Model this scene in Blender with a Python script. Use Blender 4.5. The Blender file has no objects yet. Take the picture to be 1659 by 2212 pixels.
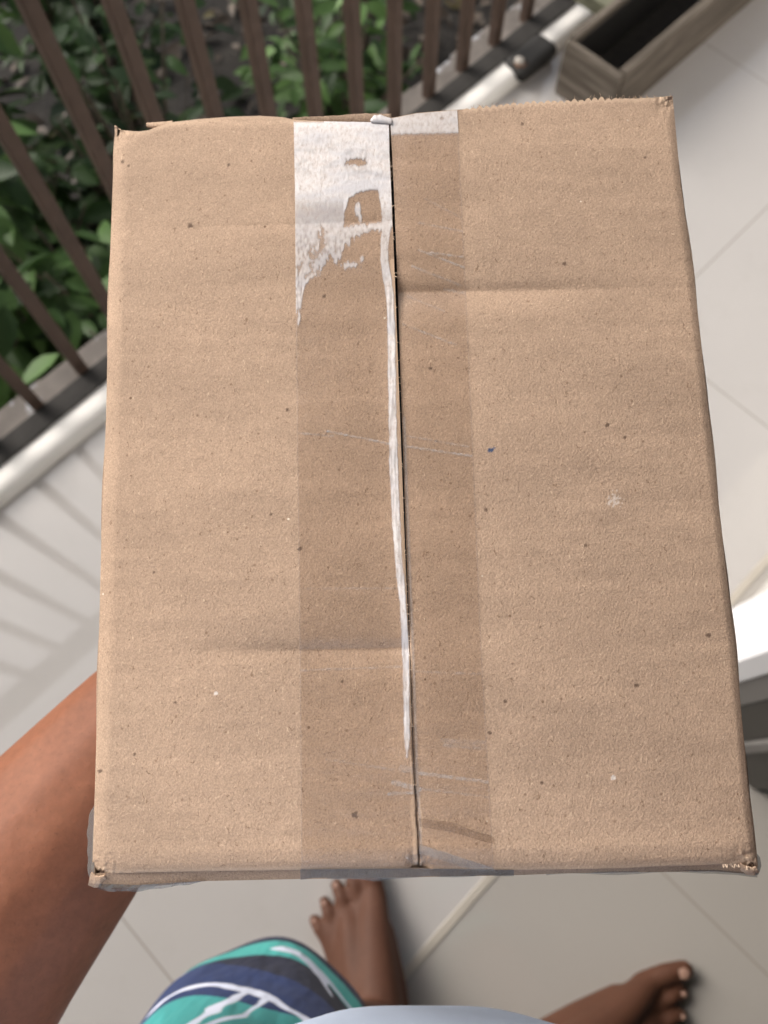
import bpy, bmesh, math, random
import numpy as np
from mathutils import Vector, Matrix
random.seed(7); rng = np.random.default_rng(7)
scene = bpy.context.scene
COL = scene.collection
R = math.radians

# ------------------------------------------------------------ camera
CAM_H = 1.28
MT = np.array([[0.9999, 0.0038, 0.0107], [0.0, 0.944, -0.3299], [-0.0114, 0.3298, 0.944]])   # camera axes in the world
u_, s_, vt_ = np.linalg.svd(MT); MT = u_ @ vt_
FP, PCX, PCY = 1700.0, 829.5, 1106.0
cam_d = bpy.data.cameras.new('camera'); cam = bpy.data.objects.new('camera', cam_d); COL.objects.link(cam)
m4 = Matrix(MT.tolist()).to_4x4(); m4.translation = Vector((0, 0, CAM_H)); cam.matrix_world = m4
cam_d.sensor_fit = 'VERTICAL'; cam_d.sensor_height = 36.0; cam_d.sensor_width = 27.0
cam_d.lens = FP / 2212.0 * 36.0
cam_d.clip_start = 0.01; cam_d.clip_end = 500
cam_d.dof.use_dof = True; cam_d.dof.focus_distance = 0.252; cam_d.dof.aperture_fstop = cam_d.lens / 2.25
scene.camera = cam

# ------------------------------------------------------------ light
SUN_ELEV, SUN_AZ = R(35), R(147)      # azimuth measured from +X towards +Y: over the railing
wd = bpy.data.worlds.new('World'); scene.world = wd; wd.use_nodes = True
wn = wd.node_tree; wn.nodes.clear()
wo = wn.nodes.new('ShaderNodeOutputWorld'); bg = wn.nodes.new('ShaderNodeBackground')
sky = wn.nodes.new('ShaderNodeTexSky'); sky.sky_type = 'NISHITA'; sky.sun_disc = False
sky.sun_elevation = SUN_ELEV; sky.sun_rotation = R(90) - SUN_AZ
sky.air_density = 1.0; sky.dust_density = 6.0; sky.ozone_density = 1.0
hs = wn.nodes.new('ShaderNodeHueSaturation'); hs.inputs['Saturation'].default_value = 0.42
wn.links.new(sky.outputs[0], hs.inputs['Color']); wn.links.new(hs.outputs[0], bg.inputs[0])
bg.inputs[1].default_value = 0.115
wn.links.new(bg.outputs[0], wo.inputs[0])
sd = bpy.data.lights.new('sun', 'SUN'); sun = bpy.data.objects.new('sun', sd); COL.objects.link(sun)
sd.energy = 0.95; sd.angle = R(32); sd.color = (1.0, 0.94, 0.87)
sv = Vector((math.cos(SUN_AZ) * math.cos(SUN_ELEV), math.sin(SUN_AZ) * math.cos(SUN_ELEV), math.sin(SUN_ELEV)))
sun.rotation_euler = sv.to_track_quat('Z', 'Y').to_euler()
scene.view_settings.view_transform = 'Standard'; scene.view_settings.look = 'None'
scene.view_settings.exposure = 0.98; scene.view_settings.gamma = 1.0

# ------------------------------------------------------------ helpers
def tag(o, label=None, cat=None, group=None, kind=None):
    if label: o['label'] = label
    if cat: o['category'] = cat
    if group: o['group'] = group
    if kind: o['kind'] = kind
    return o
def empty(name, loc=(0, 0, 0), rz=0.0):
    o = bpy.data.objects.new(name, None); COL.objects.link(o); o.location = loc; o.rotation_euler = (0, 0, rz)
    o.empty_display_size = 0.05
    return o
def mesh_obj(name, V, Fc, mat=None, parent=None, smooth=False, attrs=None, fmat=None):
    me = bpy.data.meshes.new(name)
    me.from_pydata([tuple(map(float, v)) for v in V] if not isinstance(V, np.ndarray) else V.tolist(), [], Fc if isinstance(Fc, list) else Fc.tolist())
    if attrs:
        for k, a in attrs.items():
            at = me.attributes.new(k, 'FLOAT', 'POINT'); at.data.foreach_set('value', np.asarray(a, dtype=np.float32).ravel())
    if smooth: me.polygons.foreach_set('use_smooth', [True] * len(me.polygons))
    mats = mat if isinstance(mat, (list, tuple)) else [mat]
    for m in mats:
        if m: me.materials.append(m)
    if fmat is not None: me.polygons.foreach_set('material_index', fmat)
    me.update()
    o = bpy.data.objects.new(name, me); COL.objects.link(o)
    if parent: o.parent = parent
    return o
class MB:
    def __init__(s): s.v = []; s.f = []
    def add(s, V, F):
        b = len(s.v); s.v += [tuple(v) for v in V]; s.f += [tuple(i + b for i in f) for f in F]
    def box(s, x0, x1, y0, y1, z0, z1, jit=0):
        V = [(x, y, z) for z in (z0, z1) for y in (y0, y1) for x in (x0, x1)]
        if jit: V = [tuple(c + random.uniform(-jit, jit) for c in v) for v in V]
        s.add(V, [(0, 2, 3, 1), (4, 5, 7, 6), (0, 1, 5, 4), (2, 6, 7, 3), (0, 4, 6, 2), (1, 3, 7, 5)])
    def tube(s, pts, rad, n=8, cap=True):
        pts = [Vector(p) for p in pts]; rr = rad if isinstance(rad, (list, tuple)) else [rad] * len(pts)
        b = len(s.v); up = Vector((0, 0, 1))
        for i, p in enumerate(pts):
            t = (pts[min(i + 1, len(pts) - 1)] - pts[max(i - 1, 0)]).normalized()
            a = t.cross(up) if abs(t.dot(up)) < .95 else t.cross(Vector((1, 0, 0))); a.normalize(); c = t.cross(a)
            for k in range(n):
                an = 2 * math.pi * k / n; s.v.append(tuple(p + (a * math.cos(an) + c * math.sin(an)) * rr[i]))
        for i in range(len(pts) - 1):
            for k in range(n):
                k2 = (k + 1) % n; s.f.append((b + i * n + k, b + i * n + k2, b + (i + 1) * n + k2, b + (i + 1) * n + k))
        if cap:
            s.f.append(tuple(b + k for k in range(n))); e = b + (len(pts) - 1) * n; s.f.append(tuple(e + n - 1 - k for k in range(n)))
    def build(s, name, mat, parent=None, smooth=False, bevel=0, seg=2):
        o = mesh_obj(name, s.v, s.f, mat, parent, smooth)
        bm = bmesh.new(); bm.from_mesh(o.data); bmesh.ops.recalc_face_normals(bm, faces=bm.faces); bm.to_mesh(o.data); bm.free()
        if bevel:
            b = o.modifiers.new('bevel', 'BEVEL'); b.width = bevel; b.segments = seg; b.limit_method = 'ANGLE'
        return o
def vnoise(x, y, seed=0):
    x = np.asarray(x, float); y = np.asarray(y, float)
    xi = np.floor(x).astype(np.int64); yi = np.floor(y).astype(np.int64); fx = x - xi; fy = y - yi
    fx = fx * fx * (3 - 2 * fx); fy = fy * fy * (3 - 2 * fy)
    def h(a, b):
        n = (a * 374761393 + b * 668265263 + seed * 1442695041) & 0xffffffff
        n = ((n ^ (n >> 13)) * 1274126177) & 0xffffffff; n = n ^ (n >> 16)
        return (n & 0xffffff) / float(0xffffff)
    return (h(xi, yi) * (1 - fx) + h(xi + 1, yi) * fx) * (1 - fy) + (h(xi, yi + 1) * (1 - fx) + h(xi + 1, yi + 1) * fx) * fy
def fbm(x, y, seed=0, o=4):
    a = 0; t = 0; w = 1.0
    for i in range(o):
        a = a + vnoise(x * 2 ** i, y * 2 ** i, seed + 17 * i) * w; t += w; w *= .5
    return a / t
def ss(a, b, x): 
    t = np.clip((x - a) / (b - a), 0, 1); return t * t * (3 - 2 * t)

# ------------------------------------------------------------ materials
def mat_new(name):
    m = bpy.data.materials.new(name); m.use_nodes = True; nt = m.node_tree; nt.nodes.clear()
    out = nt.nodes.new('ShaderNodeOutputMaterial'); p = nt.nodes.new('ShaderNodeBsdfPrincipled')
    nt.links.new(p.outputs[0], out.inputs[0]); return m, nt, p, out
def N(nt, t, **kw):
    n = nt.nodes.new(t)
    for k, v in kw.items():
        if k in n.inputs: n.inputs[k].default_value = v
        else: setattr(n, k, v)
    return n
def noise(nt, vec, scale, detail=4, rough=.55, dist=0.0):
    n = N(nt, 'ShaderNodeTexNoise'); n.inputs['Scale'].default_value = scale; n.inputs['Detail'].default_value = detail
    n.inputs['Roughness'].default_value = rough; n.inputs['Distortion'].default_value = dist
    nt.links.new(vec, n.inputs['Vector']); return n.outputs[0]
def ramp(nt, fac, stops, interp='LINEAR'):
    r = N(nt, 'ShaderNodeValToRGB'); r.color_ramp.interpolation = interp
    e = r.color_ramp.elements
    while len(e) < len(stops): e.new(0.5)
    for el, (p, c) in zip(e, stops):
        el.position = p; el.color = (c[0], c[1], c[2], 1) if hasattr(c, '__len__') else (c, c, c, 1)
    nt.links.new(fac, r.inputs[0]); return r.outputs[0]
def mixc(nt, fac, a, b, mode='MIX'):
    m = N(nt, 'ShaderNodeMix', data_type='RGBA', blend_type=mode)
    for i, v in ((0, fac), (6, a), (7, b)):
        if hasattr(v, 'links'): nt.links.new(v, m.inputs[i])
        elif i == 0: m.inputs[0].default_value = v
        else: m.inputs[i].default_value = (v[0], v[1], v[2], 1)
    return m.outputs[2]
def math_(nt, op, a, b=0.0, c=None):
    m = N(nt, 'ShaderNodeMath', operation=op)
    for i, v in ((0, a), (1, b), (2, c)):
        if v is None: continue
        if hasattr(v, 'links'): nt.links.new(v, m.inputs[i])
        else: m.inputs[i].default_value = v
    return m.outputs[0]
def coords(nt, scale=None, space='Object', rot=None):
    t = N(nt, 'ShaderNodeTexCoord'); o = t.outputs[space]
    if scale or rot:
        mp = N(nt, 'ShaderNodeMapping')
        if scale: mp.inputs['Scale'].default_value = scale
        if rot: mp.inputs['Rotation'].default_value = rot
        nt.links.new(o, mp.inputs['Vector']); o = mp.outputs[0]
    return o
def bump(nt, p, h, strength=.3, dist=.01, prev=None):
    b = N(nt, 'ShaderNodeBump'); b.inputs['Strength'].default_value = strength; b.inputs['Distance'].default_value = dist
    nt.links.new(h, b.inputs['Height'])
    if prev: nt.links.new(prev, b.inputs['Normal'])
    nt.links.new(b.outputs[0], p.inputs['Normal']); return b.outputs[0]
def simple(name, col, rough=.5, var=.15, nscale=20, bstr=0.1, bdist=.002, metallic=0, spec=.5, stain=None):
    m, nt, p, out = mat_new(name); v = coords(nt)
    f = noise(nt, v, nscale, 5)
    c = ramp(nt, f, [(.3, [x * (1 - var) for x in col]), (.7, [min(1, x * (1 + var)) for x in col])])
    if stain:
        c = mixc(nt, ramp(nt, noise(nt, v, stain[1], 6, .7), [(stain[2], 0), (stain[2] + .12, 1)]), c, stain[0])
    nt.links.new(c, p.inputs['Base Color']); p.inputs['Roughness'].default_value = rough; p.inputs['Metallic'].default_value = metallic
    p.inputs['Specular IOR Level'].default_value = spec
    if bstr: bump(nt, p, noise(nt, v, nscale * 4, 4), bstr, bdist)
    return m

def cardboard(name, k=1.0, attrs=False):
    m, nt, p, out = mat_new(name); v = coords(nt)
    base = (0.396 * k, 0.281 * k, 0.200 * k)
    vg = coords(nt, (1, .8, 1))
    a = noise(nt, vg, 1900, 3, .75)
    c = ramp(nt, a, [(.30, [x * .74 for x in base]), (.5, base), (.70, [min(1, x * 1.26) for x in base])])
    b = noise(nt, coords(nt, (.35, 1, 1)), 40, 4, .6)
    c = mixc(nt, .35, c, ramp(nt, b, [(.3, .33), (.7, .67)]), 'OVERLAY')
    mott = noise(nt, v, 210, 3, .6)
    c = mixc(nt, .22, c, ramp(nt, mott, [(.3, .40), (.7, .60)]), 'OVERLAY')
    # fine fibres: thin contour lines of a noise field broken up by a second one
    def fibre(sc, seed, width, gate, rot):
        vv = coords(nt, (1, .6, 1), rot=(0, 0, rot))
        ad = N(nt, 'ShaderNodeVectorMath', operation='ADD'); ad.inputs[1].default_value = (seed, seed * .7, seed * .3); nt.links.new(vv, ad.inputs[0])
        f = noise(nt, ad.outputs[0], sc, 1.5, .5)
        l = ramp(nt, math_(nt, 'ABSOLUTE', math_(nt, 'SUBTRACT', f, .5)), [(0, 1), (width, 0)])
        g = ramp(nt, noise(nt, ad.outputs[0], sc * 1.7, 1), [(gate, 0), (gate + .05, 1)])
        return math_(nt, 'MULTIPLY', l, g)
    f1 = fibre(430, 1.3, .018, .57, .5); f2 = fibre(520, 4.1, .018, .57, -.7)
    c = mixc(nt, math_(nt, 'MULTIPLY', f1, .75), c, (0.16 * k, 0.095 * k, 0.055 * k))
    c = mixc(nt, math_(nt, 'MULTIPLY', f2, .6), c, (0.66 * k, 0.50 * k, 0.36 * k))
    # dark and pale flecks of recycled pulp
    vo = N(nt, 'ShaderNodeTexVoronoi'); vo.inputs['Scale'].default_value = 110; nt.links.new(v, vo.inputs['Vector'])
    sp = N(nt, 'ShaderNodeSeparateColor'); nt.links.new(vo.outputs['Color'], sp.inputs[0])
    pick = ramp(nt, sp.outputs[0], [(.93, 0), (.95, 1)])
    sz = math_(nt, 'MULTIPLY', sp.outputs[1], .055)
    dot = math_(nt, 'LESS_THAN', vo.outputs['Distance'], math_(nt, 'ADD', sz, .02))
    c = mixc(nt, math_(nt, 'MULTIPLY', math_(nt, 'MULTIPLY', dot, pick), .75), c, (.11, .055, .03))
    vo3 = N(nt, 'ShaderNodeTexVoronoi'); vo3.inputs['Scale'].default_value = 330; nt.links.new(v, vo3.inputs['Vector'])
    sp3 = N(nt, 'ShaderNodeSeparateColor'); nt.links.new(vo3.outputs['Color'], sp3.inputs[0])
    d3 = math_(nt, 'MULTIPLY', ramp(nt, vo3.outputs['Distance'], [(.10, 1), (.2, 0)]), ramp(nt, sp3.outputs[0], [(.84, 0), (.86, 1)]))
    c = mixc(nt, math_(nt, 'MULTIPLY', d3, .55), c, (.17 * k, .10 * k, .06 * k))
    pick2 = ramp(nt, sp.outputs[2], [(.93, 0), (.95, 1)])
    vo2 = N(nt, 'ShaderNodeTexVoronoi'); vo2.inputs['Scale'].default_value = 160; nt.links.new(v, vo2.inputs['Vector'])
    sp2 = N(nt, 'ShaderNodeSeparateColor'); nt.links.new(vo2.outputs['Color'], sp2.inputs[0])
    d2 = math_(nt, 'MULTIPLY', math_(nt, 'LESS_THAN', vo2.outputs['Distance'], .06), ramp(nt, sp2.outputs[0], [(.94, 0), (.95, 1)]))
    c = mixc(nt, math_(nt, 'MULTIPLY', d2, .7), c, (.8, .72, .6))
    if attrs:
        def A(nm):
            t = N(nt, 'ShaderNodeAttribute'); t.attribute_name = nm; return t.outputs['Fac']
        c = mixc(nt, A('pale'), c, (.62, .46, .33)); c = mixc(nt, A('dark'), c, (.085, .05, .035))
        c = mixc(nt, A('blue'), c, (.02, .06, .14)); c = mixc(nt, A('white'), c, (.75, .70, .66))
    nt.links.new(c, p.inputs['Base Color']); p.inputs['Roughness'].default_value = .85; p.inputs['Specular IOR Level'].default_value = .25
    b1 = bump(nt, p, noise(nt, vg, 1300, 3, .7), 1.0, .00030)
    b2 = bump(nt, p, noise(nt, v, 170, 2, .5), .25, .0006, b1)
    bump(nt, p, f1, .2, .0001, b2)
    return m
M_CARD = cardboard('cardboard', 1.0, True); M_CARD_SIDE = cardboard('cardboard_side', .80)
def tape_mat(name, tint, grey=0.0, dcol=(.55, .54, .53), gk=.6):
    m, nt, p, out = mat_new(name); v = coords(nt)
    t = N(nt, 'ShaderNodeAttribute'); t.attribute_name = 'white'
    tg = N(nt, 'ShaderNodeAttribute'); tg.attribute_name = 'haze'
    n1 = noise(nt, coords(nt, (1, .5, 1)), 900, 3, .7); n2 = noise(nt, coords(nt, (.4, 1, 1)), 120, 3, .6)
    wc = ramp(nt, n1, [(.28, (.47, .405, .365)), (.42, (.62, .565, .54)), (.58, (.70, .665, .65))]); wc = mixc(nt, ramp(nt, n2, [(.45, 0), (.65, .6)]), wc, (.50, .50, .54))
    nt.links.new(wc, p.inputs['Base Color']); p.inputs['Roughness'].default_value = .6
    bump(nt, p, n1, .7, .0003)
    tr = N(nt, 'ShaderNodeBsdfTransparent'); tr.inputs[0].default_value = (*tint, 1)
    gl = N(nt, 'ShaderNodeBsdfGlossy'); gl.inputs['Roughness'].default_value = .28
    bb = N(nt, 'ShaderNodeBump'); bb.inputs['Strength'].default_value = .35; bb.inputs['Distance'].default_value = .0004
    nt.links.new(noise(nt, v, 300, 3), bb.inputs['Height']); nt.links.new(bb.outputs[0], gl.inputs['Normal'])
    lw = N(nt, 'ShaderNodeLayerWeight'); lw.inputs['Blend'].default_value = .5; frv = math_(nt, 'MULTIPLY_ADD', math_(nt, 'POWER', lw.outputs['Facing'], 4.0), gk, .045)
    mx = N(nt, 'ShaderNodeMixShader'); nt.links.new(frv, mx.inputs[0]); nt.links.new(tr.outputs[0], mx.inputs[1]); nt.links.new(gl.outputs[0], mx.inputs[2])
    df = N(nt, 'ShaderNodeBsdfDiffuse'); df.inputs[0].default_value = (*dcol, 1)
    mh = N(nt, 'ShaderNodeMixShader'); nt.links.new(math_(nt, 'ADD', tg.outputs['Fac'], grey), mh.inputs[0]); nt.links.new(mx.outputs[0], mh.inputs[1]); nt.links.new(df.outputs[0], mh.inputs[2])
    m2 = N(nt, 'ShaderNodeMixShader'); nt.links.new(t.outputs['Fac'], m2.inputs[0]); nt.links.new(mh.outputs[0], m2.inputs[1]); nt.links.new(p.outputs[0], m2.inputs[2])
    nt.links.new(m2.outputs[0], out.inputs[0]); return m
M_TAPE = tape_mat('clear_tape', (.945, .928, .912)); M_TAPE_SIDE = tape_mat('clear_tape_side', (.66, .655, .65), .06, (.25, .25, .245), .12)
M_LIP = cardboard('cardboard_torn', 1.12); M_DARKIN = simple('box_inside', (.12, .08, .05), .9)

def floor_mat(name, base, su, ou, sw, ow, rough=.13):
    m, nt, p, out = mat_new(name); v = coords(nt)
    sep = N(nt, 'ShaderNodeSeparateXYZ'); nt.links.new(v, sep.inputs[0])
    def seam(c, s, o):
        q = math_(nt, 'DIVIDE', math_(nt, 'SUBTRACT', c, o), s)
        fr = math_(nt, 'ABSOLUTE', math_(nt, 'SUBTRACT', q, math_(nt, 'ROUND', q)))
        return math_(nt, 'LESS_THAN', math_(nt, 'MULTIPLY', fr, s), .0014)
    sm = math_(nt, 'MAXIMUM', seam(sep.outputs[0], su, ou), seam(sep.outputs[1], sw, ow))
    c = ramp(nt, noise(nt, v, 1.6, 4), [(.3, [x * .96 for x in base]), (.7, [min(1, x * 1.03) for x in base])])
    # dirt spots and faint smears
    vo = N(nt, 'ShaderNodeTexVoronoi'); vo.inputs['Scale'].default_value = 7; nt.links.new(v, vo.inputs['Vector'])
    nz = noise(nt, v, 60, 3); sp = N(nt, 'ShaderNodeSeparateColor'); nt.links.new(vo.outputs['Color'], sp.inputs[0])
    rr = math_(nt, 'ADD', math_(nt, 'MULTIPLY', nz, .05), vo.outputs['Distance'])
    dot = math_(nt, 'MULTIPLY', ramp(nt, rr, [(.045, 1), (.075, 0)]), ramp(nt, sp.outputs[0], [(.35, 0), (.4, 1)]))
    c = mixc(nt, math_(nt, 'MULTIPLY', dot, .45), c, (.22, .18, .13))
    c = mixc(nt, ramp(nt, noise(nt, v, 9, 6, .7), [(.55, 0), (.8, .22)]), c, (.34, .31, .27))
    c = mixc(nt, math_(nt, 'MULTIPLY', sm, .8), c, (.27, .24, .20))
    nt.links.new(c, p.inputs['Base Color'])
    nt.links.new(ramp(nt, noise(nt, v, 5, 5), [(.3, rough * .7), (.8, rough * 1.6)]), p.inputs['Roughness'])
    p.inputs['IOR'].default_value = 1.68
    bump(nt, p, noise(nt, v, 3, 2), .04, .01)
    return m
M_FLOOR = floor_mat('porcelain_tile', (.465, .443, .424), .655, .245, .655, .24, .035)
M_FLOOR_IN = floor_mat('porcelain_tile_indoor', (.38, .355, .325), .655, .197, .655, -.60, .09)
M_KERB = simple('kerb_paint', (.88, .86, .82), .3, .03, 6, .05, stain=((.62, .57, .50), 6, .66))
M_LEDGE = simple('ledge_concrete', (.135, .118, .105), .9, .3, 14, .6, .004, stain=((.50, .52, .56), 13, .585))
M_BAR = simple('railing_bar_paint', (.034, .032, .030), .8, .2, 30, .15, spec=.2)
M_BAL = simple('railing_brown_paint', (.078, .052, .040), .6, .22, 14, .3, .001, spec=.3, stain=((.11, .095, .08), 30, .62))
M_WALL = simple('wall_paint', (.56, .54, .51), .7, .04, 5, .1)
M_WHITEFR = simple('white_frame_paint', (.84, .84, .86), .3, .03, 6, .03)
M_ALU = simple('grey_aluminium', (.20, .19, .18), .45, .1, 10, .05)
M_DARKFR = simple('dark_door_frame', (.035, .033, .028), .4, .2, 10, .05)
M_SOIL = simple('soil', (.020, .016, .012), .95, .4, 60, .8, .01)
M_GROUND = None
def wood(nm='weathered_wood', sc=(3, 40, 40)):
    m, nt, p, out = mat_new(nm)
    g = noise(nt, coords(nt, sc), 1.6, 6, .65)
    c = ramp(nt, g, [(.25, (.045, .035, .026)), (.5, (.115, .095, .075)), (.75, (.25, .215, .18))])
    c = mixc(nt, ramp(nt, noise(nt, coords(nt), 9, 5), [(.5, 0), (.75, .6)]), c, (.07, .06, .045))
    nt.links.new(c, p.inputs['Base Color']); p.inputs['Roughness'].default_value = .85; bump(nt, p, g, .6, .003); return m
M_WOOD = wood(); M_WOOD_END = wood('weathered_wood_end', (40, 3, 40))
def ground_mat():
    m, nt, p, out = mat_new('garden_soil'); v = coords(nt)
    c = ramp(nt, noise(nt, v, 3.5, 8, .7), [(.3, (.012, .010, .009)), (.55, (.026, .022, .018)), (.75, (.06, .052, .042))])
    nt.links.new(c, p.inputs['Base Color']); p.inputs['Roughness'].default_value = .95; bump(nt, p, noise(nt, v, 12, 8, .7), 1, .05); return m
M_GROUND = ground_mat()
def leaf_mat(name, dark, light, spec=.5):
    m, nt, p, out = mat_new(name)
    t = N(nt, 'ShaderNodeAttribute'); t.attribute_name = 'tone'
    c = ramp(nt, t.outputs['Fac'], [(0, dark), (.85, light), (1, (.16, .14, .05))])
    c = mixc(nt, .3, c, ramp(nt, noise(nt, coords(nt), 30, 3), [(.3, .4), (.7, .6)]), 'OVERLAY')
    nt.links.new(c, p.inputs['Base Color']); p.inputs['Roughness'].default_value = .5; p.inputs['Specular IOR Level'].default_value = spec * .45
    tl = N(nt, 'ShaderNodeBsdfTranslucent'); nt.links.new(c, tl.inputs[0])
    mx = N(nt, 'ShaderNodeMixShader'); mx.inputs[0].default_value = .18
    nt.links.new(p.outputs[0], mx.inputs[1]); nt.links.new(tl.outputs[0], mx.inputs[2]); nt.links.new(mx.outputs[0], out.inputs[0]); return m
M_LEAF = leaf_mat('leaf', (.016, .040, .009), (.105, .195, .055))
M_LEAF2 = leaf_mat('leaf_dark', (.008, .021, .006), (.046, .095, .027))
M_LITTER = leaf_mat('dead_leaf', (.035, .026, .019), (.14, .11, .085))
M_BARK = simple('bark', (.10, .08, .06), .9, .3, 20, .6, .01)

# ------------------------------------------------------------ structure (balcony frame: x along the railing, y outwards)
A45 = R(45)
def S(o, label=None):
    o.rotation_euler = (0, 0, A45); o['kind'] = 'structure'; return o
def sheet(name, x0, x1, y0, y1, z, mat):
    return S(mesh_obj(name, [(x0, y0, z), (x1, y0, z), (x1, y1, z), (x0, y1, z)], [(0, 1, 2, 3)], mat))
g = mesh_obj('garden_ground', [(-200, -200, -1.35), (200, -200, -1.35), (200, 200, -1.35), (-200, 200, -1.35)], [(0, 1, 2, 3)], M_GROUND); g['kind'] = 'structure'
sheet('balcony_floor', -3.2, 4.2, -.1835, .85, 0, M_FLOOR)
sheet('indoor_floor', -3.2, 4.2, -4.2, -.195, 0, M_FLOOR_IN)
mb = MB(); mb.box(-3.2, 4.2, -.196, -.183, -.02, .002)
S(mb.build('threshold_strip', simple('threshold_stone', (.46, .42, .36), .3, .05, 8), bevel=.001))
mb = MB(); mb.box(-3.2, 4.2, -4.2, .90, -.20, -.021); S(mb.build('balcony_slab', M_LEDGE))
mb = MB(); mb.box(-3.2, 4.2, .60, .85, -1.35, -.201); S(mb.build('retaining_base', M_WALL))
# kerb: rounded nosing, swept along u
prof = [(.8045, 0.0), (.805, .012), (.8075, .020), (.812, .0255), (.820, .0285), (.832, .0295), (.846, .0300), (.8875, .030), (.8875, -.02), (.8045, -.02)]
V = []; Fc = []
xs = np.linspace(-3.2, 4.2, 40)
for x in xs:
    for (w, z) in prof: V.append((x, w, z))
n = len(prof)
for i in range(len(xs) - 1):
    for k in range(n):
        k2 = (k + 1) % n; Fc.append((i * n + k, i * n + k2, (i + 1) * n + k2, (i + 1) * n + k))
k_ = mesh_obj('kerb', V, Fc, M_KERB, smooth=True); S(k_)
mdf = k_.modifiers.new('e', 'EDGE_SPLIT'); mdf.split_angle = R(50)
mb = MB()
for x in np.arange(-3.2, 4.2, .12): mb.box(x, x + .12, .8878, .940 + random.uniform(-.004, .006), -.02, .026 + random.uniform(-.002, .002))
S(mb.build('ledge', M_LEDGE))
mb = MB(); mb.box(-3.2, 1.0, -.385, 1.05, 2.62, 2.78); mb.box(-3.2, 4.2, -4.2, -.3851, 2.62, 2.78); S(mb.build('ceiling', M_WALL))  # unseen roof; its right end is cut short to let more light in

# house wall with the doorway
hw = empty('house_wall', (0, 0, 0), A45)
tag(hw, 'white painted house wall beyond the doorway right of the box', 'wall')
mb = MB(); mb.box(.56, 4.2, -.385, -.212, 0, 2.62); mb.build('wall', M_WALL, hw)
mb = MB(); mb.box(-3.2, -1.1, -.385, -.212, 0, 2.62); mb.build('wall', M_WALL, hw)
mb = MB(); mb.box(-1.1, .56, -.385, -.212, 2.15, 2.62); mb.build('wall', M_WALL, hw)
mb = MB(); mb.box(-3.3, -3.2, -4.2, -.21, 0, 2.62); mb.box(4.2, 4.3, -4.2, -.21, 0, 2.62); mb.box(-3.3, 4.3, -4.3, -4.2, 0, 2.62); mb.build('room_wall', M_WALL, hw)
dj = empty('door_frame', (0, 0, 0), A45)
tag(dj, 'white and dark door jamb standing at the right edge beside the box', 'door frame')
mb = MB(); mb.box(.378, .548, -.211, -.184, .003, 2.12); mb.build('outer_trim', M_WHITEFR, dj, bevel=.002)
mb = MB(); mb.box(.381, .545, -.244, -.2115, .003, 2.12); mb.build('stile', M_ALU, dj, bevel=.002)
mb = MB(); mb.box(.383, .559, -.300, -.2445, .003, 2.12); mb.build('track', M_DARKFR, dj, bevel=.002)
mb = MB(); mb.box(.378, .559, -.318, -.3005, .003, 2.12); mb.build('guide_rail', M_ALU, dj, bevel=.003)
mb = MB(); mb.box(.385, .559, -.392, -.3185, .003, 2.12); mb.build('inner_jamb', M_DARKFR, dj, bevel=.002)
mb = MB(); mb.box(-1.1, .56, -.30, -.185, 2.12, 2.149); mb.build('lintel', M_WHITEFR, dj, bevel=.002)
mb = MB(); mb.box(-1.1, -1.0, -.30, -.185, .003, 2.12); mb.build('jamb', M_WHITEFR, dj, bevel=.002)

# ------------------------------------------------------------ railing
rl = empty('balcony_railing', (0, 0, 0), A45)
tag(rl, 'brown metal balcony railing with square balusters along the white kerb', 'railing')
mb = MB(); mb.box(-3.2, 4.2, .847, .8875, .0304, .0350); mb.build('bottom_bar', M_BAR, rl, bevel=.001)
mb = MB(); mb.box(-3.2, 4.2, .868, .925, .905, .960); mb.build('handrail', M_BAL, rl, bevel=.004)
mb = MB(); mb.box(-.0108, .0108, .888, .9095, .022, .9055)
b0 = mb.build('baluster', M_BAL, rl, bevel=.0025); b0.location.x = .007
for k in range(-30, 42):
    if k == 0: continue
    b = b0.copy(); COL.objects.link(b); b.parent = rl; b.location.x = .007 + .1002 * k
# foot bracket wrapping the kerb
mb = MB()
for x0, x1, w0, w1, z0, z1 in ((1.178, 1.295, .788, .850, .006, .041),):
    mb.box(x0, x1, w0, w1, z0, z1)
br = mb.build('foot_bracket', simple('bracket_black', (.014, .013, .012), .7), rl, bevel=.016, seg=3)
mb = MB(); mb.tube([(1.198, .818, .037), (1.199, .817, .043), (1.200, .816, .046)], [.0125, .0115, .006], 6)
mb.build('bolt_cap', simple('bolt_white', (.45, .42, .38), .6, .1, 40), br, smooth=True)
mb = MB(); mb.tube([(1.198, .815, .032), (1.198, .815, .041)], [.016, .014], 7)
mb.build('washer', simple('rust', (.16, .075, .035), .7, .4, 60), br)

# ------------------------------------------------------------ planter
pl = empty('wooden_planter', (0, 0, 0), A45)
tag(pl, 'long weathered grey wooden trough on the tiles beside the kerb', 'planter')
P0, P1, W0, W1, PH, TH = 1.222, 2.45, .598, .735, .125, .014
mb = MB(); mb.box(P0, P0 + TH, W0 + .0, W1, 0, PH - .004); mb.build('end_board', M_WOOD_END, pl, bevel=.0025)
mb = MB(); mb.box(P1 - TH, P1, W0, W1, 0, PH - .004); mb.build('end_board', M_WOOD_END, pl, bevel=.0025)
mb = MB(); mb.box(P0 + TH + .0004, P1 - TH - .0004, W0 - .003, W0 + TH, 0, PH); mb.build('side_board', M_WOOD, pl, bevel=.0025)
mb = MB(); mb.box(P0 + TH + .0004, P1 - TH - .0004, W1 - TH, W1 + .002, 0, PH); mb.build('side_board', M_WOOD, pl, bevel=.0025)
mb = MB(); mb.box(P0 + TH + .0005, P1 - TH - .0005, W0 + TH + .0005, W1 - TH - .0005, .002, .02); mb.build('soil', M_SOIL, pl)
mb = MB(); a_, b_, c_, d_ = P0 + TH, P1 - TH, W0 + TH, W1 - TH
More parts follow.
